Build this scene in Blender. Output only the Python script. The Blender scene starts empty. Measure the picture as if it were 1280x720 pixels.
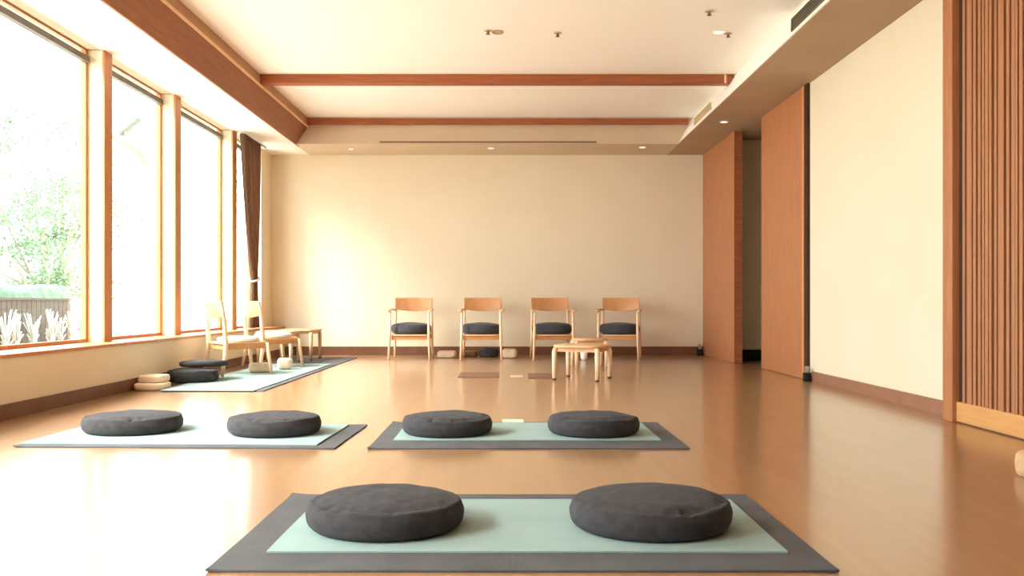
import bpy, bmesh, math, random
from mathutils import Vector, Matrix, noise, Euler
PI = math.pi
random.seed(7)
S = bpy.context.scene
C = S.collection

# ------------------------------------------------------------------ materials
def new_mat(name):
    m = bpy.data.materials.new(name); m.use_nodes = True
    nt = m.node_tree; nt.nodes.clear()
    out = nt.nodes.new('ShaderNodeOutputMaterial')
    b = nt.nodes.new('ShaderNodeBsdfPrincipled')
    nt.links.new(b.outputs[0], out.inputs[0])
    return m, nt, b

def lin(c):
    return tuple(((x/255)/12.92 if x/255 <= .04045 else ((x/255+.055)/1.055)**2.4) for x in c) + (1,)

def noise_mat(name, c1, c2, rough=.7, scale=(1, 1, 1), nscale=6, bump=0.0, bscale=60, spec=.4, detail=4, sheen=0, blo=.35, bhi=.65):
    m, nt, b = new_mat(name)
    N = nt.nodes.new; L = nt.links.new
    tc = N('ShaderNodeTexCoord'); mp = N('ShaderNodeMapping'); mp.inputs['Scale'].default_value = scale
    L(tc.outputs['Object'], mp.inputs[0])
    n = N('ShaderNodeTexNoise'); n.inputs['Scale'].default_value = nscale; n.inputs['Detail'].default_value = detail
    L(mp.outputs[0], n.inputs[0])
    r = N('ShaderNodeValToRGB'); r.color_ramp.elements[0].color = lin(c1); r.color_ramp.elements[1].color = lin(c2)
    r.color_ramp.elements[0].position = blo; r.color_ramp.elements[1].position = bhi
    L(n.outputs[0], r.inputs[0]); L(r.outputs[0], b.inputs['Base Color'])
    b.inputs['Roughness'].default_value = rough
    b.inputs['Specular IOR Level'].default_value = spec
    if sheen:
        b.inputs['Sheen Weight'].default_value = sheen
    if bump:
        n2 = N('ShaderNodeTexNoise'); n2.inputs['Scale'].default_value = bscale; n2.inputs['Detail'].default_value = 3
        L(tc.outputs['Object'], n2.inputs[0])
        bp = N('ShaderNodeBump'); bp.inputs['Strength'].default_value = bump; bp.inputs['Distance'].default_value = .004
        L(n2.outputs[0], bp.inputs['Height']); L(bp.outputs[0], b.inputs['Normal'])
    return m

M = {}
M['wall'] = noise_mat('cream_plaster', (225, 213, 188), (227, 216, 192), .9, nscale=2, spec=.15)
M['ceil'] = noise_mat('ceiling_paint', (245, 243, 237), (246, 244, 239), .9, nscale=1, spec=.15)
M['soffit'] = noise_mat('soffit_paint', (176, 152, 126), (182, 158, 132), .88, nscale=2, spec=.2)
M['soffitback'] = noise_mat('back_soffit_paint', (206, 188, 164), (210, 192, 168), .88, nscale=2, spec=.2)
M['cherry'] = noise_mat('cherry_veneer', (168, 110, 72), (184, 124, 84), .45, scale=(9, 9, .55), nscale=7, spec=.35)
M['fascia'] = noise_mat('fascia_wood', (142, 92, 66), (156, 104, 76), .45, scale=(8, .5, 8), nscale=6, spec=.35)
M['beamwood'] = noise_mat('beam_wood', (148, 84, 54), (166, 98, 64), .5, scale=(.5, 8, 8), nscale=6, spec=.3)
M['lip'] = noise_mat('pale_lip_wood', (224, 186, 142), (232, 196, 154), .6, nscale=4)
M['upper'] = noise_mat('tan_cove_wood', (176, 132, 100), (186, 142, 110), .6, nscale=4)
M['framewood'] = noise_mat('window_wood', (178, 116, 70), (196, 134, 86), .45, scale=(7, 7, .6), nscale=7)
M['honey'] = noise_mat('honey_board', (206, 152, 94), (216, 164, 106), .4, scale=(6, .5, 6), nscale=6)
M['slat'] = noise_mat('slat_wood', (162, 108, 72), (176, 122, 84), .5, scale=(14, 14, .5), nscale=6)
M['slatback'] = noise_mat('slat_backing', (110, 68, 44), (118, 74, 48), .7, nscale=6)
M['base'] = noise_mat('baseboard_wood', (104, 68, 48), (114, 77, 56), .4, scale=(1, 1, 1), nscale=6)
M['baselit'] = noise_mat('baseboard_wood_lit', (146, 104, 80), (154, 112, 88), .4, nscale=6)  # same baseboard wood, lightened: the light on the right side is in the colour
M['grey'] = noise_mat('niche_grey', (226, 220, 200), (230, 224, 204), .9, nscale=3)
M['gapshade'] = noise_mat('gap_shade', (60, 34, 20), (70, 40, 24), .8, nscale=3)  # shade of narrow gaps put into the colour
M['birch'] = noise_mat('birch_wood', (228, 196, 158), (236, 206, 170), .42, scale=(10, 10, 1.2), nscale=6, spec=.4)
M['birchply'] = noise_mat('birch_plywood', (212, 166, 120), (222, 178, 134), .4, scale=(1.2, 10, 10), nscale=6, spec=.4)
M['backply'] = noise_mat('amber_plywood', (192, 134, 84), (204, 148, 98), .4, scale=(1.2, 10, 10), nscale=6, spec=.4)
M['rubber'] = noise_mat('black_rubber', (28, 25, 23), (34, 31, 28), .8)
M['zafu'] = noise_mat('charcoal_cotton', (58, 57, 59), (68, 66, 68), .95, nscale=30, bump=.5, bscale=260, spec=.1, sheen=.04)
M['chaircush'] = noise_mat('slate_cotton', (62, 63, 67), (70, 71, 75), .95, nscale=30, bump=.4, bscale=260, spec=.1, sheen=.1)
M['metal'] = noise_mat('brushed_metal', (170, 165, 155), (185, 180, 168), .35, nscale=8); M['metal'].node_tree.nodes['Principled BSDF'].inputs['Metallic'].default_value = .8
M['darkmetal'] = noise_mat('dark_rail', (96, 92, 84), (108, 102, 94), .5, nscale=8)
M['ventdark'] = noise_mat('vent_dark', (92, 84, 68), (98, 90, 74), .7)
M['ventlight'] = noise_mat('vent_light', (196, 176, 140), (202, 182, 146), .7)
M['curtain'] = noise_mat('brown_linen', (138, 110, 92), (152, 122, 103), .95, nscale=40, scale=(1, 1, .3), spec=.05)
M['sheer'] = noise_mat('white_tie', (236, 230, 222), (244, 240, 232), .9, nscale=20)
M['cream_fabric'] = noise_mat('cream_cotton', (228, 206, 178), (238, 218, 192), .95, nscale=20, bump=.3, bscale=200, spec=.1)
M['white_cotton'] = noise_mat('white_cotton', (236, 234, 228), (242, 240, 235), .95, nscale=20, spec=.1)
M['tan_cotton'] = noise_mat('tan_cotton', (196, 160, 122), (206, 170, 132), .95, nscale=20, spec=.1)
M['white_plastic'] = noise_mat('white_plastic', (232, 226, 214), (238, 232, 220), .5)
M['placemat'] = noise_mat('umber_felt', (110, 78, 58), (122, 88, 66), .9, nscale=30)

def mat_stripe(name, c1, c2, axis, freq, rough=.9, bump=.4, c3=None):
    m, nt, b = new_mat(name); N = nt.nodes.new; L = nt.links.new
    tc = N('ShaderNodeTexCoord')
    w = N('ShaderNodeTexWave'); w.bands_direction = axis; w.inputs['Scale'].default_value = freq; w.inputs['Distortion'].default_value = .15
    L(tc.outputs['Object'], w.inputs[0])
    n = N('ShaderNodeTexNoise'); n.inputs['Scale'].default_value = 5; L(tc.outputs['Object'], n.inputs[0])
    r = N('ShaderNodeValToRGB'); r.color_ramp.elements[0].color = lin(c1); r.color_ramp.elements[1].color = lin(c2)
    r.color_ramp.elements[0].position = .3; r.color_ramp.elements[1].position = .7
    L(n.outputs[0], r.inputs[0]); L(r.outputs[0], b.inputs['Base Color'])
    bp = N('ShaderNodeBump'); bp.inputs['Strength'].default_value = bump; bp.inputs['Distance'].default_value = .002
    L(w.outputs[0], bp.inputs['Height']); L(bp.outputs[0], b.inputs['Normal'])
    b.inputs['Roughness'].default_value = rough; b.inputs['Specular IOR Level'].default_value = .25
    return m
M['tealmat'] = mat_stripe('pale_teal_foam', (138, 161, 158), (146, 168, 165), 'Y', 26, .85, .5)
M['greymat'] = mat_stripe('charcoal_rug', (82, 82, 84), (94, 93, 95), 'X', 60, .95, .5)

def floor_material():
    m, nt, b = new_mat('oak_planks'); N = nt.nodes.new; L = nt.links.new
    tc = N('ShaderNodeTexCoord'); mp = N('ShaderNodeMapping'); mp.inputs['Rotation'].default_value = (0, 0, PI/2)
    L(tc.outputs['Object'], mp.inputs[0])
    br = N('ShaderNodeTexBrick'); br.offset = .37; br.offset_frequency = 3
    br.inputs['Color1'].default_value = lin((155, 117, 81)); br.inputs['Color2'].default_value = lin((159, 121, 85)); br.inputs['Mortar'].default_value = lin((154, 117, 82))
    br.inputs['Scale'].default_value = 1; br.inputs['Mortar Size'].default_value = 0.0; br.inputs['Mortar Smooth'].default_value = .5
    br.inputs['Brick Width'].default_value = 1.4; br.inputs['Row Height'].default_value = .105
    L(mp.outputs[0], br.inputs[0])
    m2 = N('ShaderNodeMapping'); m2.inputs['Scale'].default_value = (7, .5, 1); L(tc.outputs['Object'], m2.inputs[0])
    n = N('ShaderNodeTexNoise'); n.inputs['Scale'].default_value = 2.5; n.inputs['Detail'].default_value = 1.5; L(m2.outputs[0], n.inputs[0])
    r = N('ShaderNodeValToRGB'); r.color_ramp.elements[0].color = (.93, .92, .91, 1); r.color_ramp.elements[1].color = (1.06, 1.06, 1.06, 1)
    r.color_ramp.elements[0].position = .3; r.color_ramp.elements[1].position = .7
    L(n.outputs[0], r.inputs[0])
    mx = N('ShaderNodeMix'); mx.data_type = 'RGBA'; mx.blend_type = 'MULTIPLY'; mx.inputs['Factor'].default_value = 1
    L(br.outputs[0], mx.inputs['A']); L(r.outputs[0], mx.inputs['B']); L(mx.outputs['Result'], b.inputs['Base Color'])
    n3 = N('ShaderNodeTexNoise'); n3.inputs['Scale'].default_value = 3; L(tc.outputs['Object'], n3.inputs[0])
    mr = N('ShaderNodeMapRange'); mr.inputs['To Min'].default_value = .276; mr.inputs['To Max'].default_value = .29
    L(n3.outputs[0], mr.inputs[0]); L(mr.outputs[0], b.inputs['Roughness'])
    b.inputs['Specular IOR Level'].default_value = .5
    b.inputs['IOR'].default_value = 1.42
    b.inputs['Coat Weight'].default_value = .75; b.inputs['Coat Roughness'].default_value = .16; b.inputs['Coat IOR'].default_value = 1.6
    return m
M['floor'] = floor_material()

def glass_material():
    m = bpy.data.materials.new('window_glass'); m.use_nodes = True; nt = m.node_tree; nt.nodes.clear()
    N = nt.nodes.new; L = nt.links.new
    o = N('ShaderNodeOutputMaterial'); t = N('ShaderNodeBsdfTransparent'); t.inputs[0].default_value = (.97, .985, .975, 1)
    g = N('ShaderNodeBsdfGlossy'); g.inputs['Roughness'].default_value = .02
    f = N('ShaderNodeFresnel'); ge = N('ShaderNodeNewGeometry')
    mr = N('ShaderNodeMapRange'); mr.inputs['To Min'].default_value = 1.45; mr.inputs['To Max'].default_value = 1/1.45
    L(ge.outputs['Backfacing'], mr.inputs[0]); L(mr.outputs[0], f.inputs[0])
    mx = N('ShaderNodeMixShader'); L(f.outputs[0], mx.inputs[0]); L(t.outputs[0], mx.inputs[1]); L(g.outputs[0], mx.inputs[2]); L(mx.outputs[0], o.inputs[0])
    return m
M['glass'] = glass_material()

def emis(name, col, s):
    m, nt, b = new_mat(name)
    b.inputs['Base Color'].default_value = (.8, .8, .8, 1)
    b.inputs['Emission Color'].default_value = col; b.inputs['Emission Strength'].default_value = s
    return m
M['lamp'] = emis('lamp_lens', (1, .86, .66, 1), 1.6)
# outdoors
M['leaf'] = noise_mat('leaf_green', (92, 120, 92), (112, 140, 108), .8, nscale=2, spec=.2)
M['bark'] = noise_mat('bark', (132, 124, 110), (152, 142, 126), .9)
M['fence'] = noise_mat('weathered_fence', (64, 58, 50), (76, 68, 60), .9, scale=(1, 1, 4))
M['hedge'] = noise_mat('hedge_green', (82, 108, 88), (96, 122, 100), .9, nscale=9)
M['flower'] = noise_mat('white_plume', (150, 146, 136), (164, 160, 150), .9)
M['gravel'] = noise_mat('pale_gravel', (196, 190, 178), (208, 202, 190), .95, nscale=30)
M['lamppost'] = noise_mat('beige_timber', (150, 132, 100), (160, 142, 108), .8)
M['lamphead'] = noise_mat('green_grey_metal', (78, 86, 76), (88, 96, 86), .6)

# ------------------------------------------------------------------ mesh helpers
def box(bm, x0, x1, y0, y1, z0, z1, mtx=None):
    vs = [bm.verts.new((x, y, z)) for x in (x0, x1) for y in (y0, y1) for z in (z0, z1)]
    if mtx:
        for v in vs: v.co = mtx @ v.co
    for f in ((0, 1, 3, 2), (4, 6, 7, 5), (0, 4, 5, 1), (2, 3, 7, 6), (0, 2, 6, 4), (1, 5, 7, 3)):
        bm.faces.new([vs[i] for i in f])
    return vs

def prism(bm, prof, y0, y1):
    """profile of (x, z) points, extruded along y"""
    a = [bm.verts.new((x, y0, z)) for x, z in prof]; b = [bm.verts.new((x, y1, z)) for x, z in prof]
    n = len(prof)
    for i in range(n):
        bm.faces.new((a[i], a[(i+1) % n], b[(i+1) % n], b[i]))
    bm.faces.new(a[::-1]); bm.faces.new(b)

def tube(bm, pts, radii, seg=10, squash=None, cap=True):
    """swept tube along pts; radii: a number, or list of numbers / (rx, ry) pairs"""
    pts = [Vector(p) for p in pts]
    n = len(pts)
    if not isinstance(radii, (list, tuple)): radii = [radii]*n
    rings = []
    up = Vector((0, 0, 1))
    t0 = (pts[1]-pts[0]).normalized()
    if abs(t0.dot(up)) > .9: up = Vector((0, 1, 0))
    prev = None
    for i, p in enumerate(pts):
        t = (pts[min(i+1, n-1)]-pts[max(i-1, 0)]).normalized()
        if prev is None: s = t.cross(up).normalized()
        else: s = (prev - t*prev.dot(t)).normalized()
        prev = s
        u = s.cross(t).normalized()
        r = radii[i]; rx, ry = r if isinstance(r, (list, tuple)) else (r, r)
        rings.append([bm.verts.new(p + s*rx*math.cos(2*PI*k/seg) + u*ry*math.sin(2*PI*k/seg)) for k in range(seg)])
    for a, b in zip(rings, rings[1:]):
        for k in range(seg):
            bm.faces.new((a[k], a[(k+1) % seg], b[(k+1) % seg], b[k]))
    if cap:
        bm.faces.new(rings[0][::-1]); bm.faces.new(rings[-1])

def obj(name, bm, mat, parent=None, loc=None, smooth=False, bevel=0, kind=None):
    bmesh.ops.recalc_face_normals(bm, faces=bm.faces)
    me = bpy.data.meshes.new(name); bm.to_mesh(me); bm.free()
    me.materials.append(mat)
    if smooth:
        for p in me.polygons: p.use_smooth = True
    o = bpy.data.objects.new(name, me); C.objects.link(o)
    if loc: o.location = loc
    if parent: o.parent = parent
    if bevel:
        md = o.modifiers.new('bevel', 'BEVEL'); md.width = bevel; md.segments = 3; md.limit_method = 'ANGLE'; md.angle_limit = .7
        for p in me.polygons: p.use_smooth = True
    if kind: o['kind'] = kind
    return o

def tag(o, label, cat, group=None, kind=None):
    o['label'] = label; o['category'] = cat
    if group: o['group'] = group
    if kind: o['kind'] = kind
    return o

def thing(name, label, cat, loc=(0, 0, 0), rz=0, group=None):
    o = bpy.data.objects.new(name, None); C.objects.link(o); o.empty_display_size = .1
    o.location = loc; o.rotation_euler = (0, 0, rz)
    return tag(o, label, cat, group)

def dup(root, loc, rz, label):
    r = root.copy(); C.objects.link(r); r.location = loc; r.rotation_euler = (0, 0, rz); r['label'] = label
    for ch in list(root.children):
        c = ch.copy(); C.objects.link(c); c.parent = r
        for g in list(ch.children):
            d = g.copy(); C.objects.link(d); d.parent = c
    return r

def sbox(name, mat, *dims, bevel=0, parent=None):
    bm = bmesh.new(); box(bm, *dims)
    return obj(name, bm, mat, parent, bevel=bevel, kind=None if parent else 'structure')

# ------------------------------------------------------------------ room shell
Y0, YB = -3.5, 11.55
ZC, ZS = 3.28, 2.89           # main ceiling, soffits
XL, XLOW, XG = -3.43, -3.25, -3.58
sbox('floor', M['floor'], -3.8, 4.6, Y0-.2, YB+.2, -.12, 0)
sbox('wall_back', M['wall'], -3.8, 3.0, YB, YB+.15, 0, 3.5)
sbox('wall_front', M['wall'], -3.8, 3.2, Y0-.15, Y0, 0, 3.5)
# left wall: low wall with ledge, head piece, end piece
bm = bmesh.new()
box(bm, -3.62, XLOW, Y0, YB, 0, .395)
box(bm, -3.68, XL, Y0, YB, ZS+.004, 3.6)
box(bm, -3.62, XL, 11.05, YB, .42, ZS+.004)
box(bm, -3.62, XL, Y0, -.75, .42, ZS+.004)  # unseen rear bay, closed solid to cut light from behind the camera
obj('wall_left', bm, M['wall'], kind='structure')
sbox('trim_1', M['framewood'], -3.64, XLOW+.012, Y0, YB, .395, .42, bevel=.003)       # ledge
sbox('baseboard_left', M['base'], XLOW-.01, XLOW+.014, Y0, YB, 0, .1)
sbox('baseboard_back', M['base'], XLOW+.014, 2.79, YB-.016, YB+.01, 0, .125)

# window bays
posts = [(-.75, -.6), (1.85, 2.0), (4.2, 4.34), (6.765, 6.90), (8.2, 8.345), (9.9, 10.05)]
for i, (a, b) in enumerate(posts):
    bm = bmesh.new(); box(bm, XG-.03, XL-.012, a, b, .42, ZS)
    p = obj('trim_%d' % (i+2), bm, M['wall'], kind='structure')
    sbox('trim_%d_face' % (i+2), M['framewood'], XL-.013, XL+.004, a, b, .42, ZS, parent=p)
edges = [Y0+.1] + [v for p in posts for v in p] + [11.05]
for i in range(7):
    a, b = edges[2*i], edges[2*i+1]
    if i == 0: continue
    bm = bmesh.new(); w = .03
    box(bm, XG-.03, XG+.012, a, a+w, .42, ZS); box(bm, XG-.03, XG+.012, b-w, b, .42, ZS)
    box(bm, XG-.03, XG+.012, a+w, b-w, .42, .45)
    box(bm, XG-.03, XG+.012, a+w, b-w, ZS-.012, ZS)
    wn = obj('window_%d' % i, bm, M['framewood'], kind='structure')
    sbox('pane', M['glass'], XG-.012, XG-.006, a+w, b-w, .45, ZS-.012, parent=wn)
    sbox('blind_rail', M['darkmetal'], XG-.004, XG+.045, a+w, b-w, 2.775, 2.825, parent=wn)
    ld = bpy.data.lights.new('portal', 'AREA'); ld.shape = 'RECTANGLE'; ld.size = b-a; ld.size_y = 2.45
    ld.cycles.is_portal = True
    lo = bpy.data.objects.new('window_portal', ld); C.objects.link(lo)
    lo.location = (XG-.07, (a+b)/2, 1.66); lo.rotation_euler = Euler((PI/2, 0, -PI/2))

# ceiling: main plane and the bulkheads round it
bm = bmesh.new(); box(bm, -3.6, 4.6, Y0-.15, YB+.15, ZC, ZC+.12)
obj('ceiling', bm, M['ceil'], kind='structure')
bm = bmesh.new()   # left bulkhead body with its soffit
prism(bm, [(XL-.02, ZS), (-2.89, ZS), (-2.78, 3.14), (-2.78, ZC), (XL-.02, ZC)], Y0, YB)
obj('ceiling_soffit_left', bm, M['ceil'], kind='structure')
bm = bmesh.new(); prism(bm, [(-2.89, ZS-.004), (-2.87, ZS-.004), (-2.755, 3.14), (-2.775, 3.14)], Y0, 10.93)
obj('trim_9', bm, M['fascia'], kind='structure')
sbox('trim_10', M['lip'], -2.79, -2.74, Y0, 10.93, 3.14, 3.165)
sbox('trim_11', M['upper'], -2.79, -2.757, Y0, 10.93, 3.165, ZC)
# back bulkhead
bm = bmesh.new()
a = [bm.verts.new((-2.89, y, z)) for y, z in ((10.75, ZS), (10.93, 3.185), (10.93, ZC), (YB, ZC), (YB, ZS))]
b = [bm.verts.new((2.272+max(0, z-ZS)*.586, y, z)) for y, z in ((10.75, ZS), (10.93, 3.185), (10.93, ZC), (YB, ZC), (YB, ZS))]
for i in range(5): bm.faces.new((a[i], a[(i+1) % 5], b[(i+1) % 5], b[i]))
bm.faces.new(a); bm.faces.new(b[::-1])
obj('ceiling_soffit_back', bm, M['soffitback'], kind='structure')
# right bulkhead (cream sloping face, tan underside)
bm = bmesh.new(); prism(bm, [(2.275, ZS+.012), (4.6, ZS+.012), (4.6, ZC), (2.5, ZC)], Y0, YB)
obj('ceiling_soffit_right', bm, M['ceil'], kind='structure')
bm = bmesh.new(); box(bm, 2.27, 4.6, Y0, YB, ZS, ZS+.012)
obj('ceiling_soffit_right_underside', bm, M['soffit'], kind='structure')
# the two crossing beams
sbox('trim_12', M['beamwood'], -2.757, 2.48, 8.83, 8.95, 3.18, ZC, bevel=.003)
sbox('trim_13', M['beamwood'], -2.757, 2.44, 10.90, 10.96, 3.187, 3.265)
# beam joint strip
sbox('trim_14', M['lip'], 2.37, 2.39, 8.815, 8.83, 3.178, 3.27)

# right side
bm = bmesh.new(); box(bm, 2.92, 3.1, 5.0, 7.86, 0, ZS)
obj('wall_right', bm, M['wall'], kind='structure')
sbox('baseboard_right', M['baselit'], 2.9, 2.925, 5.15, 7.7, 0, .095)
sbox('trim_15', M['gapshade'], 2.895, 2.94, 7.775, 7.86, 0, ZS)  # dark strip painted in for the shade of the recess beside the door
d = sbox('door_1', M['cherry'], 2.895, 2.96, 7.862, 9.2, .004, ZS-.003)
sbox('edge_strip', M['honey'], 2.888, 2.9, 7.862, 7.90, .004, ZS-.003, parent=d)
d = sbox('door_2', M['cherry'], 2.79, 2.88, 9.93, YB-.002, .004, ZS-.003)
sbox('edge_strip', M['beamwood'], 2.785, 2.885, 9.915, 9.931, .004, ZS-.003, parent=d)
bm = bmesh.new()
box(bm, 2.88, 4.6, 10.5, 10.6, 0, ZS); box(bm, 4.5, 4.6, 7.9, 10.5, 0, ZS)
box(bm, 3.1, 4.5, 7.8, 7.9, 0, ZS)
obj('wall_niche', bm, M['grey'], kind='structure')
sbox('baseboard_niche', M['rubber'], 2.89, 4.5, 10.484, 10.5, 0, .14)
sbox('trim_16', M['cherry'], 2.785, 2.93, 5.035, 5.147, 0, ZS, bevel=.004)
sbox('wall_right_slatted', M['slatback'], 2.86, 3.1, Y0, 5.035, 0, ZS)
sbox('trim_20', M['gapshade'], 2.83, 2.862, 4.995, 5.033, .131, ZS)  # dark strip filling the groove; the groove's shade is its colour
bm = bmesh.new(); y = 4.985
k = 0
while y > Y0+.05:
    wd = .026 + .006*math.sin(k*2.3)
    box(bm, 2.822+.004*math.sin(k*1.7), 2.862, y-wd, y, .131, ZS); y -= .040; k += 1
obj('trim_17', bm, M['slat'], kind='structure')
sbox('trim_18', M['honey'], 2.81, 2.862, Y0, 5.034, 0.008, .131, bevel=.003)
sbox('trim_19', M['base'], 2.82, 2.862, Y0, 5.034, 0, .008)

# ------------------------------------------------------------------ ceiling fittings
def ring_disc(bm, r0, r1, z0, z1, seg=24):
    prof = [(r0, z1), (r0, z0), (r1, z0), (r1*1.0, z1)]
    rings = [[bm.verts.new((r*math.cos(2*PI*i/seg), r*math.sin(2*PI*i/seg), z)) for i in range(seg)] for r, z in prof]
    for a, b in zip(rings, rings[1:]):
        for i in range(seg): bm.faces.new((a[i], a[(i+1) % seg], b[(i+1) % seg], b[i]))
def disc(bm, r, z, z2, seg=24):
    a = [bm.verts.new((r*math.cos(2*PI*i/seg), r*math.sin(2*PI*i/seg), z)) for i in range(seg)]
    b = [bm.verts.new((v.co.x, v.co.y, z2)) for v in a]
    for i in range(seg): bm.faces.new((a[i], a[(i+1) % seg], b[(i+1) % seg], b[i]))
    bm.faces.new(a); bm.faces.new(b[::-1])
def downlight(x, y, z, label, r=.05, lit=True):
    t = thing('downlight', label, 'ceiling light', (x, y, z), group='small recessed ceiling lights')
    bm = bmesh.new(); ring_disc(bm, r*.72, r, -.008, 0); obj('trim_ring', bm, M['ceil' if lit else 'soffit'], t)
    bm = bmesh.new(); disc(bm, r*.72, -.004, 0); obj('lens', bm, M['lamp' if lit else 'ventlight'], t)
downlight(-2.2, 11.1, ZS, 'faint small round light in the back soffit near the curtain corner', .035)
downlight(-.26, 11.03, ZS, 'small round light in the middle of the back soffit', .045)
downlight(1.82, 10.97, ZS, 'bright small round light at the right end of the back soffit', .05)
downlight(2.53, 9.43, ZS, 'small round light in the right soffit before the dark opening', .05)
downlight(-.11, 7.46, ZC, 'unlit round ceiling light, close beside a darker twin above the chairs', .055, False)
downlight(1.95, 7.46, ZC, 'pale round ceiling light near the right bulkhead', .06)
def sprinkler(x, y, label):
    t = thing('ceiling_sprinkler', label, 'sprinkler', (x, y, ZC), group='small ceiling sprinkler heads')
    bm = bmesh.new(); disc(bm, .036, -.006, .001, 20); obj('cover_plate', bm, M['ventlight'], t)
    bm = bmesh.new(); disc(bm, .012, -.032, -.006, 12); disc(bm, .02, -.036, -.032, 12); obj('nozzle', bm, M['darkmetal'], t)
sprinkler(-.20, 7.42, 'small dark sprinkler left of its pale round neighbour in the ceiling')
sprinkler(.449, 7.485, 'small dark sprinkler alone in the middle of the ceiling')
sprinkler(2.05, 7.5, 'small dark sprinkler right of the pale round light near the bulkhead')
sprinkler(1.73, 6.93, 'small dark sprinkler nearest the camera at right of the ceiling')

def slope_vent(ya, yb, ta, tb, mat, label, sh=.64, nm='air_vent'):
    t = thing(nm, label, 'air vent', (2.27, (ya+yb)/2, ZS))
    L = (yb-ya)/2
    n = Vector((-.39, 0, .23)).normalized()*.006
    def pt(q, y, off): return Vector((.23*q, y+sh*(q-ta), .39*q)) + n*off
    def quad(bm, qa, qb, y0, y1, o0, o1):
        vs = [bm.verts.new(pt(q, yy, o)) for q in (qa, qb) for yy in (y0, y1) for o in (o0, o1)]
        for f in ((0, 1, 3, 2), (4, 6, 7, 5), (0, 4, 5, 1), (2, 3, 7, 6), (0, 2, 6, 4), (1, 5, 7, 3)): bm.faces.new([vs[i] for i in f])
    bm = bmesh.new(); quad(bm, ta, tb, -L, L, 0.3, .8); obj('backing', bm, mat, t)
    bm = bmesh.new()
    quad(bm, ta-.03, ta, -L-.02, L+.02, .3, 2.2); quad(bm, tb, tb+.03, -L-.02, L+.02, .3, 2.2)
    quad(bm, ta, tb, -L-.02, -L, .3, 2.2); quad(bm, ta, tb, L, L+.02, .3, 2.2)
    obj('frame', bm, mat, t)
    bm = bmesh.new()
    k = 7
    for i in range(1, k): q = ta+(tb-ta)*i/k; quad(bm, q-.008, q+.008, -L, L, .8, 2.0)
    obj('louvre', bm, mat, t)
slope_vent(5.4, 6.58, .26, .82, M['ventdark'], 'large dark grey air vent in the sloping right bulkhead, nearest the camera')
slope_vent(9.25, 10.05, .26, .72, M['ventlight'], 'pale air vent in the right bulkhead just before the back wall', .95)
# slot diffuser along the foot of the back bulkhead face
t = thing('slot_diffuser', 'long thin dark air slot along the back bulkhead', 'air vent', (-.29, 10.76, 2.905))
bm = bmesh.new(); box(bm, -1.455, 1.455, -.012, .03, .004, .018); obj('slot', bm, M['ventdark'], t)
bm = bmesh.new(); box(bm, -1.465, 1.465, -.016, .03, .018, .023); box(bm, -1.465, 1.465, -.016, .03, 0, .004); obj('frame', bm, M['soffit'], t)

# ------------------------------------------------------------------ cushions
def zafu_bm(R, h, seed, ry=1.0, wr=1.0, edge=.17, dome=.16, soft=.035):
    bm = bmesh.new(); seg = 128; rings = []
    prof = []
    nb, ns, ntp = 5, 18, 14
    rb = .86-soft
    for i in range(nb): prof.append((R*(.25+(rb-.25)*i/nb), 0))
    for i in range(ns+1):
        f = i/ns
        if f < .36: g = f/.36; prof.append((R*(rb+(.985-rb)*math.sin(g*PI/2)), h*.36*(1-math.cos(g*PI/2))))
        elif f < .72: g = (f-.36)/.36; prof.append((R*(.985+.015*math.sin(g*PI)-.022*g), h*(.36+.36*g)))
        else: g = (f-.72)/.28; prof.append((R*(.963-(edge*.5+soft*.4)*(1-math.cos(g*PI/2))), h*(.72+.21*math.sin(g*PI/2))))
    r1 = .963-edge*.5-soft*.4
    for i in range(1, ntp+1):
        f = i/ntp
        prof.append((R*r1*(1-f)+.001, h*.93 + h*dome*math.sin(f*PI/2)*.8))
    so = Vector((seed*7.3, seed*3.1, seed*1.7))
    for (r, z) in prof:
        ring = []
        for k in range(seg):
            a = 2*PI*k/seg
            x, y = r*math.cos(a), r*math.sin(a)*ry
            p = Vector((x, y, z))
            zt = max(0, (z/h))
            # broad sag and fine creases
            n1 = noise.noise(p*4+so); n2 = noise.noise(Vector((math.cos(a)*3.5, math.sin(a)*3.5, z*9))+so)
            rr = r/R
            zz = z + wr*zt*(.009*n1 + .004*noise.noise(p*14+so*2))
            # gathered rim: pleats where side meets top
            rim = math.exp(-((rr-.87)/.06)**2) * (1 if z > h*.7 else 0)
            pleat = noise.noise(Vector((math.cos(a)*9, math.sin(a)*9, 0))+so*3)
            pl2 = max(0, noise.noise(Vector((math.cos(a)*2, math.sin(a)*2, 3))+so))
            zz -= wr*rim*(.006 + .032*abs(pleat)*pl2*2)
            k2 = 1 + wr*(.018*n2*zt + .010*noise.noise(Vector((math.cos(a), math.sin(a), 0))*1.3+so))
            ring.append(bm.verts.new((x*k2, y*k2, max(zz, 0))))
        rings.append(ring)
    for a, b in zip(rings, rings[1:]):
        for k in range(seg): bm.faces.new((a[k], a[(k+1) % seg], b[(k+1) % seg], b[k]))
    bm.faces.new(rings[0][::-1]); bm.faces.new(rings[-1])
    return bm

def zafu(x, y, z, R, h, seed, label, mat='zafu', ry=.83, name='meditation_cushion', cat='cushion', group='round charcoal meditation cushions', rz=None, rot=None, **kw):
    o = obj(name, zafu_bm(R, h, seed, ry, **kw), M[mat], loc=(x, y, z), smooth=True)
    if rot: o.rotation_euler = rot
    else: o.rotation_euler = (0, 0, 0)
    return tag(o, label, cat, group)

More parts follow.
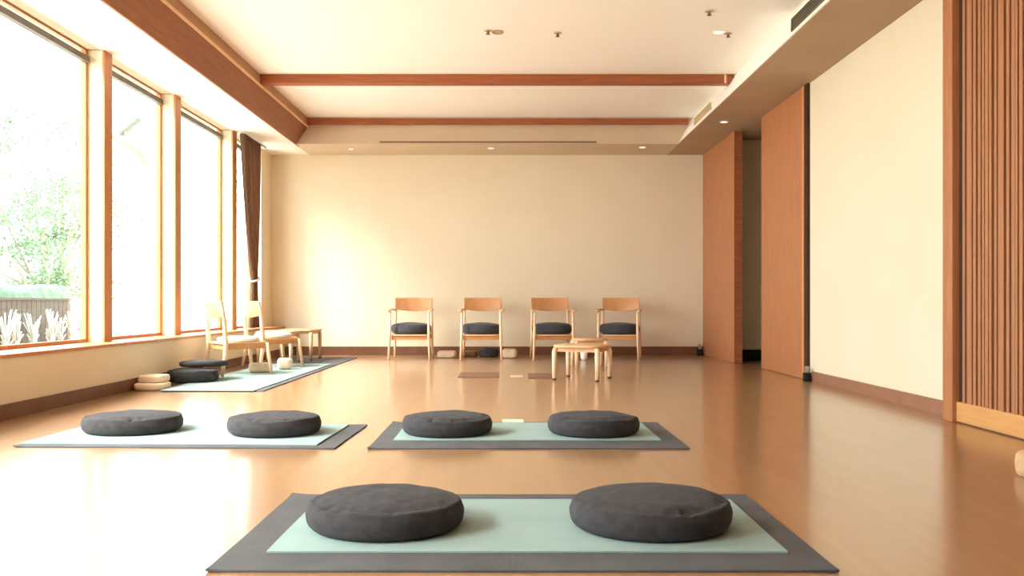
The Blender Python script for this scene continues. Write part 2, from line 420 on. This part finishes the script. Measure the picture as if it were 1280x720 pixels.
MZ = .0145   # top of the stacked mats
zafu(-.409, 2.645, MZ, .262, .106, 1, 'left of the two large charcoal cushions on the nearest mat')
zafu(.463, 2.645, MZ, .268, .108, 2, 'right of the two large charcoal cushions on the nearest mat')
zafu(-.353, 4.54, MZ, .258, .111, 3, 'left charcoal cushion on the teal mat in the middle row, centre of room')
zafu(.476, 4.54, MZ, .263, .110, 4, 'right charcoal cushion on the teal mat in the middle row, centre of room')
zafu(-1.332, 4.54, MZ, .263, .111, 5, 'right charcoal cushion on the sunlit mat in the left row')
zafu(-2.174, 4.62, MZ, .28, .104, 6, 'left charcoal cushion on the sunlit mat, nearest the windows')
zafu(-2.985, 7.54, MZ, .24, .12, 7, 'black cushion lying flat on the far pale mat under the windows')
o = zafu(-2.85, 7.83, .128, .225, .06, 8, 'thin black cushion tilted on top of the flat one by the chair', ry=.85, wr=.8)
o.rotation_euler = (math.radians(-1.5), 0, .3); o.location = (-2.95, 7.72, .142)

# ------------------------------------------------------------------ mats
def sheet_bm(w, d, th, z, seed, curl=.006, wav=.0, skew=(0, 0, 0, 0)):
    bm = bmesh.new(); nx, ny = 60, 30
    top, bot = {}, {}
    for i in range(nx+1):
        for j in range(ny+1):
            u, v = i/nx, j/ny
            x = (u-.5)*w; y = (v-.5)*d
            x += noise.noise(Vector((seed, y*2, 0)))*.006*(abs(u-.5)*2)**3
            y += noise.noise(Vector((x*2, seed, 5)))*.006*(abs(v-.5)*2)**3
            e = max(0, abs(u-.5)*2-.93)/.07; f = max(0, abs(v-.5)*2-.9)/.1
            dz = curl*(e*f)*(.5+.5*math.sin(seed*3+u*9+v*5)) + wav*max(0, noise.noise(Vector((x*3, y*3, seed))))
            top[i, j] = bm.verts.new((x, y, z+th+dz)); bot[i, j] = bm.verts.new((x, y, z+dz))
    for i in range(nx):
        for j in range(ny):
            bm.faces.new((top[i, j], top[i+1, j], top[i+1, j+1], top[i, j+1]))
            bm.faces.new((bot[i, j], bot[i, j+1], bot[i+1, j+1], bot[i+1, j]))
    for i in range(nx):
        for j in (0, ny): bm.faces.new((top[i, j], bot[i, j], bot[i+1, j], top[i+1, j]))
    for j in range(ny):
        for i in (0, nx): bm.faces.new((top[i, j], top[i, j+1], bot[i, j+1], bot[i, j]))
    return bm
def sheet(name, x0, x1, y0, y1, z, th, seed, mat, label, cat, group, rz=0, **kw):
    o = obj(name, sheet_bm(x1-x0, y1-y0, th, 0, seed, **kw), M[mat], loc=((x0+x1)/2, (y0+y1)/2, z))
    o.rotation_euler.z = rz
    return tag(o, label, cat, group)
GR, GT = 'charcoal floor rugs under the yoga mats', 'pale teal yoga mats'
sheet('floor_rug', -.845, .918, 2.225, 3.11, 0.0005, .007, 1, 'greymat', 'charcoal rug under the nearest teal mat, at the front of the room', 'rug', GR)
sheet('yoga_mat', -.721, .826, 2.373, 3.005, .0085, .006, 2, 'tealmat', 'pale teal yoga mat nearest the camera on the charcoal rug', 'yoga mat', GT, curl=0)
sheet('floor_rug', -.73, .922, 4.10, 5.0, 0.0005, .007, 3, 'greymat', 'charcoal rug in the middle row at the centre of the room', 'rug', GR)
sheet('yoga_mat', -.629, .814, 4.31, 4.93, .0085, .006, 4, 'tealmat', 'pale teal yoga mat with two cushions in the middle row, centre of room', 'yoga mat', GT, curl=0)
sheet('floor_rug', -2.57, -.885, 4.13, 4.93, 0.0005, .007, 5, 'greymat', 'charcoal rug mostly covered by the sunlit mat in the left row', 'rug', GR, rz=-.03)
sheet('yoga_mat', -2.56, -.99, 4.19, 4.88, .0085, .006, 6, 'tealmat', 'sun-bleached pale yoga mat with two cushions in the left row', 'yoga mat', GT, rz=-.03, curl=0)
sheet('floor_rug', -2.965, -2.09, 6.79, 11.03, 0.0005, .007, 7, 'greymat', 'long rug running under the chairs and stools along the windows', 'rug', GR, curl=0)
sheet('yoga_mat', -2.955, -2.16, 6.76, 9.7, .0085, .006, 8, 'tealmat', 'long bleached mat under the chairs along the window wall', 'yoga mat', GT, curl=0)
sheet('folded_cloth', -.045, .085, 4.935, 5.05, .0085, .009, 9, 'cream_fabric', 'small cream cloth sticking out behind the middle-row teal mat', 'cloth', None, curl=0)
sheet('felt_mat', -.525, -.108, 8.05, 8.62, .0005, .006, 10, 'placemat', 'brown felt mat on the floor before the second chair from the left', 'mat', 'brown felt mats on the floor', curl=0)
sheet('felt_mat', .19, .432, 7.95, 8.52, .0005, .006, 11, 'placemat', 'brown felt mat on the floor beside the left legs of the low stool', 'mat', 'brown felt mats on the floor', curl=0)
sheet('felt_mat', .01, .13, 8.1, 8.28, .0005, .004, 12, 'ventlight', 'tiny pale mat on the floor between the two brown felt mats', 'mat', None, curl=0)

# ------------------------------------------------------------------ chairs
def curved_board(w, z0, z1, th, yc, bow, n=14, lean=0.0, taper=0):
    bm = bmesh.new(); A = []
    for i in range(n+1):
        u = 2*i/n-1; x = u*w/2; y = yc - bow*u*u
        col = []
        for (z, yy) in ((z0, 0), (z1, 0), (z1, th), (z0, th)):
            zz = z + (taper*(u*u) if z == z0 else 0)
            col.append(bm.verts.new((x, y+yy+lean*(z-z0), zz)))
        A.append(col)
    for a, b in zip(A, A[1:]):
        for k in range(4): bm.faces.new((a[k], b[k], b[(k+1) % 4], a[(k+1) % 4]))
    bm.faces.new(A[0]); bm.faces.new(A[-1][::-1])
    return bm

def seat_bm(w, d, z0, z1, r=.06):
    bm = bmesh.new(); pts = []
    for cx, cy, a0 in ((w/2-r, d/2-r, 0), (-w/2+r, d/2-r, PI/2), (-w/2+r, -d/2+r, PI), (w/2-r, -d/2+r, 1.5*PI)):
        for i in range(7):
            a = a0 + PI/2*i/6; pts.append((cx+r*math.cos(a), cy+r*math.sin(a)))
    lo = [bm.verts.new((x, y, z0)) for x, y in pts]; hi = [bm.verts.new((x, y, z1)) for x, y in pts]
    n = len(pts)
    for i in range(n): bm.faces.new((lo[i], lo[(i+1) % n], hi[(i+1) % n], hi[i]))
    bm.faces.new(lo[::-1]); bm.faces.new(hi)
    return bm

def make_chair(name, label, arms, group, W=.54, ztop=.825):
    t = thing(name, label, 'chair', group=group)
    zs = .335
    obj('seat', seat_bm(W-.05, .48, zs-.018, zs, .07), M['birchply'], t, bevel=.004)
    bm = bmesh.new(); iw = W/2-.035
    box(bm, -iw, iw, -.215, -.195, zs-.07, zs-.018); box(bm, -iw, iw, .195, .215, zs-.07, zs-.018)
    for s in (-1, 1): box(bm, s*iw-.01, s*iw+.01, -.195, .195, zs-.07, zs-.018)
    obj('seat_frame', bm, M['backply'], t, bevel=.003)
    for s in (-1, 1):
        x = s*(W/2-.012)
        bm = bmesh.new()
        if arms: pts = [(x+s*.012, -.25, 0), (x, -.235, zs), (x-s*.004, -.225, .64)]
        else: pts = [(x+s*.01, -.25, 0), (x-s*.006, -.225, .2), (x-s*.015, -.215, zs-.01)]
        tube(bm, pts, [(.014, .016), (.019, .02), (.016, .016)], 12); obj('leg', bm, M['birch'], t, smooth=True)
        bm = bmesh.new()
        tube(bm, [(x+s*.006, .27, 0), (x-s*.002, .235, .2), (x-s*.006, .225, zs), (x-s*.01, .24, .55), (x-s*.012, .262, .70), (x-s*.014, .285, ztop-.01)],
             [(.014, .016), (.018, .022), (.02, .024), (.018, .022), (.015, .017), (.011, .012)], 12)
        obj('leg', bm, M['birch'], t, smooth=True)
        if arms:
            bm = bmesh.new()
            X = x+s*.012
            pts = [(X-s*.02, .245, .655), (X+s*.0, .1, .665), (X+s*.008, -.05, .66), (X+s*.012, -.2, .652), (X+s*.006, -.27, .645)]
            tube(bm, pts, [(.014, .011), (.02, .012), (.027, .013), (.032, .013), (.02, .010)], 12); obj('armrest', bm, M['birchply'], t, smooth=True)
    obj('backrest', curved_board(W-.03, ztop-.185, ztop, .016, .275, .045, lean=.16, taper=.03), M['backply'], t, bevel=.004)
    return t

GA = 'birch armchairs along the back wall'
ch = make_chair('armchair', 'birch armchair with grey cushion, leftmost of the row along the back wall', True, GA)
ch.location = (-1.325, 10.8, 0)
A2 = dup(ch, (-.375, 10.8, 0), 0, 'birch armchair second from the left along the back wall')
A3 = dup(ch, (.57, 10.8, 0), .06, 'birch armchair third from the left, behind the left end of the low stool')
A4 = dup(ch, (1.475, 10.75, 0), -.22, 'birch armchair turned slightly at the right end of the back row')
for i, (c, who) in enumerate(((ch, 'leftmost armchair'), (A2, 'second armchair from the left'), (A3, 'third armchair from the left'), (A4, 'rightmost armchair'))):
    x, y, _ = c.location
    zafu(x, y-.02, .3355, .272, .15, 20+i, 'round slate grey seat cushion on the '+who, 'chaircush', ry=.82, name='seat_cushion',
         cat='cushion', group='slate grey cushions on the armchairs', wr=.4, edge=.3, soft=.12)

# chairs by the windows (seen from behind, facing into the room)
GW = 'pale birch side chairs along the windows'
c1 = make_chair('side_chair', 'pale birch side chair behind the black cushions, nearer of the two by the windows', False, GW, W=.48, ztop=.755)
ang = math.atan2(-.57, .82)                     # the direction of the seat's forward axis
def place_side(c, A, th):
    # A: floor point of the right rear leg; th: heading of the front (-y) axis
    c.rotation_euler.z = th
    off = Matrix.Rotation(th, 3, 'Z') @ Vector((-.22, .27, 0))
    c.location = (A[0]-off.x, A[1]-off.y, MZ+.003)
TH = math.radians(132)
place_side(c1, (-2.87, 7.97), TH)
c2 = dup(c1, (0, 0, 0), 0, 'pale birch side chair under the tied curtain, farther of the two by the windows')
place_side(c2, (-2.80, 8.95), TH)

for c, who in ((c1, 'nearer window chair'), (c2, 'farther window chair')):
    x, y, _ = c.location
    o = zafu(x, y, MZ+.3385, .215, .055, 33+len(who), 'thin white seat cushion on the '+who, 'white_cotton', ry=.98, name='seat_cushion', group='white cushions on the window chairs', wr=.4, edge=.3)
    o.rotation_euler.z = TH
# stools
def make_stool(name, label, w, d, h, group, r, cat='stool', foot=True):
    t = thing(name, label, cat, group=group)
    obj('seat', seat_bm(w, d, h-.024, h, r), M['birchply'], t, bevel=.005)
    for sx in (-1, 1):
        for sy in (-1, 1):
            x, y = sx*(w/2-.035), sy*(d/2-.035)
            bm = bmesh.new()
            tube(bm, [(x, y, .012 if foot else 0), (x, y, h*.55), (x, y, h-.075), (x-sx*.004, y-sy*.004, h-.045), (x-sx*.03, y-sy*.03, h-.027)],
                 [(.021, .021), (.024, .024), (.025, .025), (.024, .024), (.014, .014)], 12)
            lg = obj('leg', bm, M['birch'], t, smooth=True)
            if foot:
                bm = bmesh.new(); tube(bm, [(x, y, 0), (x, y, .012)], .02, 12); obj('foot_pad', bm, M['rubber'], lg)
    bm = bmesh.new(); iw, idp = w/2-.05, d/2-.05
    box(bm, -iw, iw, -idp-.008, -idp+.008, h-.064, h-.024); box(bm, -iw, iw, idp-.008, idp+.008, h-.064, h-.024)
    box(bm, -iw-.008, -iw+.008, -idp, idp, h-.064, h-.024); box(bm, iw-.008, iw+.008, -idp, idp, h-.064, h-.024)
    obj('apron', bm, M['birchply'], t)
    return t
st = make_stool('low_stool', 'low birch stool on the bare floor, nearest of the two before the right armchairs', .51, .47, .340, 'low birch stools', .13)
st.location = (.722, 7.943, 0); st.rotation_euler.z = math.radians(-24)
s2 = make_stool('low_stool', 'smaller low birch stool standing behind the nearest low stool', .42, .36, .335, 'low birch stools', .16, foot=False)
s2.location = (.94, 9.45, 0); s2.rotation_euler.z = .1
s3 = make_stool('low_stool', 'low birch stool just beyond the farther window chair', .46, .5, .40, 'low birch stools', .06)
s3.location = (-2.87, 9.95, .0078); s3.rotation_euler.z = .05
s4 = make_stool('low_stool', 'low birch stool at the far end of the long rug in the corner', .46, .5, .40, 'low birch stools', .06)
s4.location = (-2.77, 10.62, .0078); s4.rotation_euler.z = -.03

# ------------------------------------------------------------------ small things
def pad(name, w, d, h, loc, rz, mat, label, cat, group=None, seed=0):
    bm = bmesh.new(); n = 24
    # rounded pillow-like folded pad with a fold line along its front
    m = 10; rings = []
    for i in range(m+1):
        a = -PI/2+PI*i/m; c, s = math.cos(a), math.sin(a)
        ins = (1-abs(c)**.5)*h*.45; z = h/2+h/2*math.copysign(abs(s)**.7, s)
        rr = .05; pts = []
        W2, D2 = w/2-ins, d/2-ins
        for cx, cy, a0 in ((W2-rr, D2-rr, 0), (-W2+rr, D2-rr, PI/2), (-W2+rr, -D2+rr, PI), (W2-rr, -D2+rr, 1.5*PI)):
            for k in range(8):
                b = a0+PI/2*k/7
                x, y = cx+rr*math.cos(b), cy+rr*math.sin(b)
                j = noise.noise(Vector((x*6, y*6, seed+z*8)))*.006
                pts.append(bm.verts.new((x+j, y+j, z)))
        rings.append(pts)
    for a, b in zip(rings, rings[1:]):
        k = len(a)
        for i in range(k): bm.faces.new((a[i], a[(i+1) % k], b[(i+1) % k], b[i]))
    bm.faces.new(rings[0][::-1]); bm.faces.new(rings[-1])
    o = obj(name, bm, M[mat], loc=loc, smooth=True); o.rotation_euler.z = rz
    return tag(o, label, cat, group)
GB = 'folded cream blankets by the window wall'
pad('folded_blanket', .25, .25, .062, (-3.105, 6.96, .0), .03, 'cream_fabric', 'cream folded blanket, lower of the two stacked against the baseboard', 'blanket', GB, 1)
pad('folded_blanket', .22, .23, .062, (-3.11, 6.99, .063), -.03, 'cream_fabric', 'cream folded blanket, upper of the two stacked against the baseboard', 'blanket', GB, 2)
pad('folded_towel', .24, .16, .10, (-2.66, 8.55, MZ), .4, 'cream_fabric', 'pale folded towel on the mat in front of the farther window chair', 'towel', 'pale folded towels among the chairs', 3)
pad('folded_towel', .16, .14, .13, (-2.5, 8.9, MZ), .2, 'cream_fabric', 'pale puffy folded towel on the mat at the right of the farther window chair', 'towel', 'pale folded towels among the chairs', 4)
# things along the back wall between the armchairs
pad('folded_blanket', .26, .3, .09, (-.865, 11.05, 0), 0, 'cream_fabric', 'cream folded blanket on the floor between the first two armchairs', 'blanket', 'folded blankets between the armchairs', 5)
pad('folded_blanket', .2, .24, .13, (.0, 10.95, 0), 0, 'cream_fabric', 'cream folded blanket on the floor between the second and third armchairs', 'blanket', 'folded blankets between the armchairs', 6)
zafu(-.29, 11.22, 0, .14, .12, 31, 'dark cushion on the floor under the second armchair, right side', 'zafu', ry=.8, wr=.5)
pad('folded_blanket', .19, .2, .08, (-.54, 11.24, 0), 0, 'placemat', 'small brown folded blanket on the floor under the second armchair', 'blanket', None, 7)
# wall-side slipper rack / door hardware
def doorstop(x, y, rz, label, s=1.0):
    t = thing('door_stop', label, 'door stop', (x, y, 0), rz, group='small metal door stops')
    bm = bmesh.new(); box(bm, -.035*s, .035*s, -.03*s, .03*s, 0, .09*s); obj('bracket', bm, M['rubber'], t, bevel=.004)
    bm = bmesh.new(); tube(bm, [(0, -.0305*s, .03*s), (0, -.055*s, .03*s)], .016*s, 12)
    obj('bumper', bm, M['rubber'], t)
    bm = bmesh.new(); box(bm, -.02*s, .02*s, -.02*s, .02*s, .09*s, .16*s); obj('catch', bm, M['metal'], t, bevel=.003)
doorstop(2.73, 11.48, 0, 'small dark metal door stop in the back right corner')
doorstop(2.86, 7.70, 0, 'small pale door stop at the foot of the right white wall', .9)
# little white cup by the baseboard behind stool
def cup(x, y, label):
    bm = bmesh.new(); seg = 20
    prof = [(.03, 0), (.045, .03), (.05, .11), (.046, .11), (.04, .035), (.001, .012)]
    rings = [[bm.verts.new((r*math.cos(2*PI*i/seg), r*math.sin(2*PI*i/seg), z)) for i in range(seg)] for r, z in prof]
    for a, b in zip(rings, rings[1:]):
        for i in range(seg): bm.faces.new((a[i], a[(i+1) % seg], b[(i+1) % seg], b[i]))
    bm.faces.new(rings[0][::-1])
    return tag(obj('white_cup', bm, M['white_plastic'], loc=(x, y, 0), smooth=True), label, 'cup', 'white cups behind the low stools')
cup(.98, 10.55, 'white cup on the floor between the third and fourth armchairs')
# white folded thing at right edge
zafu(2.29, 3.46, 0, .09, .115, 41, 'small rounded cream cushion cut by the right edge of the photo', 'tan_cotton', ry=1, name='bolster_cushion', group=None, wr=.3, edge=.5)

# ------------------------------------------------------------------ curtain
t = thing('curtain', 'dark brown curtain gathered by a pale tie in the back left corner', 'curtain', (-3.33, 10.42, 0))
def curtain_bm():
    bm = bmesh.new(); nu, nv = 90, 60; top = []
    z0, z1 = .43, 2.86
    for j in range(nv+1):
        v = j/nv; z = z0+(z1-z0)*v
        # half width: wide at the top, pinched at tie height 1.06
        zt = 1.06
        if z > zt:
            f = (z-zt)/(z1-zt); wl, wr = .07+.44*f**.75, .07+.16*f**.6
        else:
            f = (zt-z)/(zt-z0); wl, wr = .07+.10*f, .07+.12*f
        cy = .02*(1-min(1, abs(z-zt)/1.2))
        row = []
        for i in range(nu+1):
            u = i/nu
            y = cy - wl + (wl+wr)*u
            amp = .022 + .018*min(1, (wl+wr)/.7)
            x = amp*math.sin(u*2*PI*8) + .006*math.sin(u*31+z*2)
            row.append(bm.verts.new((x, y, z)))
        top.append(row)
    for a, b in zip(top, top[1:]):
        for i in range(nu): bm.faces.new((a[i], a[i+1], b[i+1], b[i]))
    bmesh.ops.solidify(bm, geom=bm.faces[:], thickness=.004)
    return bm
obj('drape', curtain_bm(), M['curtain'], t, smooth=True)
bm = bmesh.new()
pts = [(.055*math.cos(a), .02+.10*math.sin(a), 1.06+.03*math.sin(a)) for a in [2*PI*i/24 for i in range(25)]]
tube(bm, pts, .014, 8, cap=False); obj('tieback', bm, M['sheer'], t, smooth=True)
bm = bmesh.new(); tube(bm, [(0, -.36, 2.872), (0, .5, 2.872)], .011, 10); obj('curtain_rail', bm, M['darkmetal'], t, smooth=True)

# ------------------------------------------------------------------ outdoors
tag(sbox('garden_ground', M['gravel'], -40, -3.7, -25, 60, -.3, -.12), 'pale gravel garden ground outside the windows', 'ground', kind='structure')
def tree(x, y, trunk_h, crown, n, seed, label, lw=.16):
    rnd = random.Random(seed)
    t = thing('garden_tree', label, 'tree', (x, y, -.12), group='trees outside the windows')
    bm = bmesh.new()
    tube(bm, [(0, 0, 0), (.05, .03, trunk_h*.5), (-.04, .06, trunk_h), (.02, 0, trunk_h+crown[2]*1.1)], [.13, .10, .075, .02], 10)
    branches = []
    for i in range(9):
        a = rnd.uniform(0, 2*PI); h0 = trunk_h*rnd.uniform(.75, 1.2)
        e = Vector((math.cos(a)*crown[0]*.8, math.sin(a)*crown[1]*.8, h0+crown[2]*rnd.uniform(.3, 1.4)))
        b0 = Vector((0, 0, h0)); mid = (b0+e)/2+Vector((0, 0, -.15))
        tube(bm, [b0, mid, e], [.045, .028, .01], 7); branches.append((b0, mid, e))
    obj('trunk', bm, M['bark'], t, smooth=True)
    bm = bmesh.new()
    clus = []
    for i in range(34):
        while True:
            p = Vector((rnd.uniform(-1, 1), rnd.uniform(-1, 1), rnd.uniform(-1, 1)))
            if p.length < 1: break
        clus.append((Vector((p.x*crown[0], p.y*crown[1], trunk_h+crown[2]*.7+p.z*crown[2])), rnd.uniform(.25, .6)))
    for i in range(n):
        c, r = rnd.choice(clus)
        p = c + Vector((rnd.gauss(0, 1), rnd.gauss(0, 1), rnd.gauss(0, .55)))*r
        s = rnd.uniform(.5, 1)*lw
        R = Euler((rnd.uniform(-1, 1), rnd.uniform(-1, 1), rnd.uniform(0, 6.3))).to_matrix()
        q = [(0, -s*.5, 0), (s*.22, 0, .02*s), (0, s*.5, 0), (-s*.22, 0, .02*s)]
        vs = [bm.verts.new(p + R @ Vector(k)) for k in q]
        bm.faces.new((vs[0], vs[1], vs[2])); bm.faces.new((vs[0], vs[2], vs[3]))
    obj('foliage', bm, M['leaf'], t)
tree(-12.0, 20.6, 1.0, (1.6, 3.2, 3.0), 12000, 1, 'broad leafy green tree seen through the nearest window')
tree(-16.5, 29.5, 2.4, (2.2, 3.6, 3.6), 9000, 2, 'taller pale tree behind the broad leafy one outside the nearest window')
tree(-12.6, 13.4, 1.8, (1.5, 2.6, 2.2), 5500, 3, 'leafy tree left of the frame outside the windows')
tree(-18, 50, 6.2, (2.5, 3.0, 3.0), 700, 5, 'faint distant tree seen through the farthest wide window', .3)
# fence with pickets and a hedge behind it
t = thing('garden_fence', 'grey-brown garden fence outside the nearest window', 'fence', (-9, 0, -.12))
bm = bmesh.new()
for i in range(56): box(bm, -.012, .012, 8.0+i*.15, 8.135+i*.15, .05, .93)
obj('boards', bm, M['fence'], t)
bm = bmesh.new(); box(bm, -.04, -.012, 8, 16.4, .3, .37); box(bm, -.04, -.012, 8, 16.4, .75, .82); box(bm, -.05, .05, 8, 16.4, .93, .97); obj('rail', bm, M['fence'], t)
for i in range(5):
    bm = bmesh.new(); yy = 8+i*2.08; box(bm, -.13, -.04, yy-.045, yy+.045, 0, .93); obj('post', bm, M['fence'], t)
bm = bmesh.new()
nx, nz = 90, 12
H = {}
hed = bmesh.new()
for i in range(nx+1):
    for j in range(nz+1):
        u, a = i/nx, PI*j/nz
        y = 8+u*9.6; x = -.3*math.cos(a); z = 1.25*abs(math.sin(a))**.45
        n_ = noise.noise(Vector((x*4, y*3, z*4)))*.09+noise.noise(Vector((x*13, y*13, z*13)))*.05
        H[i, j] = hed.verts.new((x+n_, y, z+n_*.8 if j not in (0, nz) else 0))
for i in range(nx):
    for j in range(nz): hed.faces.new((H[i, j], H[i+1, j], H[i+1, j+1], H[i, j+1]))
hed.faces.new([H[0, j] for j in range(nz+1)]); hed.faces.new([H[nx, j] for j in range(nz, -1, -1)])
bm.free()
o = obj('clipped_hedge', hed, M['hedge'], loc=(-9.9, 0, -.12)); tag(o, 'clipped pale green hedge running behind the garden fence', 'hedge')
def plume_bm(seed):
    rnd = random.Random(seed); bm = bmesh.new()
    for i in range(46):
        a = rnd.uniform(0, 2*PI); r = rnd.uniform(.02, .17)*(1 if i % 2 else .6); h = rnd.uniform(.3, .7) if i % 2 else rnd.uniform(.2, .45)
        b = Vector((.04*math.cos(a), .04*math.sin(a), 0)); e = Vector((r*math.cos(a), r*math.sin(a), h))
        mid = Vector((r*.35*math.cos(a), r*.35*math.sin(a), h*.6))
        tube(bm, [b, mid, e], [.006, .014, .011], 6)
    return bm
pl = None
for i, yy in enumerate((13.2, 13.65, 14.1, 14.55, 15.0, 15.45, 15.9, 16.35)):
    if pl is None: pl = obj('flowering_grass', plume_bm(3), M['flower'], smooth=True); o = pl
    else: o = pl.copy(); C.objects.link(o)
    o.location = (-8.65+.06*math.sin(i*2), yy, -.12); o.rotation_euler.z = i*1.3; k = .85+.25*abs(math.sin(i*1.9)); o.scale = (k, k, k)
    tag(o, 'clump of white flowering grass standing before the garden fence', 'plant', 'white flowering grass before the fence')
t = thing('garden_lamp', 'pale lamp post with a curved arm and grey head outside the middle window', 'lamp', (-8, 17.66, -.12))
bm = bmesh.new(); tube(bm, [(0, 0, 0), (0, 0, 2), (0, 0, 4.05)], [.06, .05, .045], 10); obj('post', bm, M['gravel'], t, smooth=True)
bm = bmesh.new(); tube(bm, [(0, .05, 3.95), (-.05, -.02, 4.15), (-.2, -.2, 4.3), (-.42, -.6, 4.42), (-.62, -1.1, 4.5)], [.09, .11, .1, .07, .05], 10); obj('arm', bm, M['lamppost'], t, smooth=True)
bm = bmesh.new(); box(bm, -.28, .28, -.09, .09, -.05, .05, Matrix.Translation((-.26, -.25, 4.72)) @ Euler((0, math.radians(-40), 0)).to_matrix().to_4x4()); obj('lamp_head', bm, M['lamphead'], t, bevel=.02)
bm = bmesh.new(); tube(bm, [(-.36, -.3, 4.62), (-.3, -.3, 4.5), (-.2, -.2, 4.36)], .025, 8); obj('bracket', bm, M['lamppost'], t)

# ------------------------------------------------------------------ world, camera, view
w = bpy.data.worlds.new('overcast_sky'); S.world = w; w.use_nodes = True
nt = w.node_tree; bg = nt.nodes['Background']
bg.inputs[0].default_value = (.92, .97, 1.0, 1); bg.inputs[1].default_value = 10.0
sl = bpy.data.lights.new('hazy_sun', 'SUN'); sl.energy = 17.0; sl.angle = math.radians(34); sl.color = (1, .965, .9)
so = bpy.data.objects.new('hazy_sun', sl); C.objects.link(so)
so.rotation_euler = Vector((1, .5, -1.0)).to_track_quat('-Z', 'Y').to_euler()
cd = bpy.data.cameras.new('camera'); cam = bpy.data.objects.new('camera', cd); C.objects.link(cam)
cam.location = (0, 0, .75); cam.rotation_euler = (PI/2, 0, 0)
cd.sensor_width = 36; cd.lens = 36*1000/1280; cd.shift_x = 3/1280; cd.shift_y = 19/1280
S.camera = cam
vs = S.view_settings
S.display_settings.display_device = 'sRGB'
vs.view_transform = 'Standard'; vs.look = 'None'; vs.exposure = 0.0; vs.gamma = 1; vs.use_curve_mapping = False
cy = S.cycles
cy.use_denoising = True
try: cy.denoiser = 'OPENIMAGEDENOISE'
except Exception: pass
cy.max_bounces = 14; cy.diffuse_bounces = 8; cy.glossy_bounces = 4; cy.transparent_max_bounces = 12
cy.sample_clamp_indirect = 8
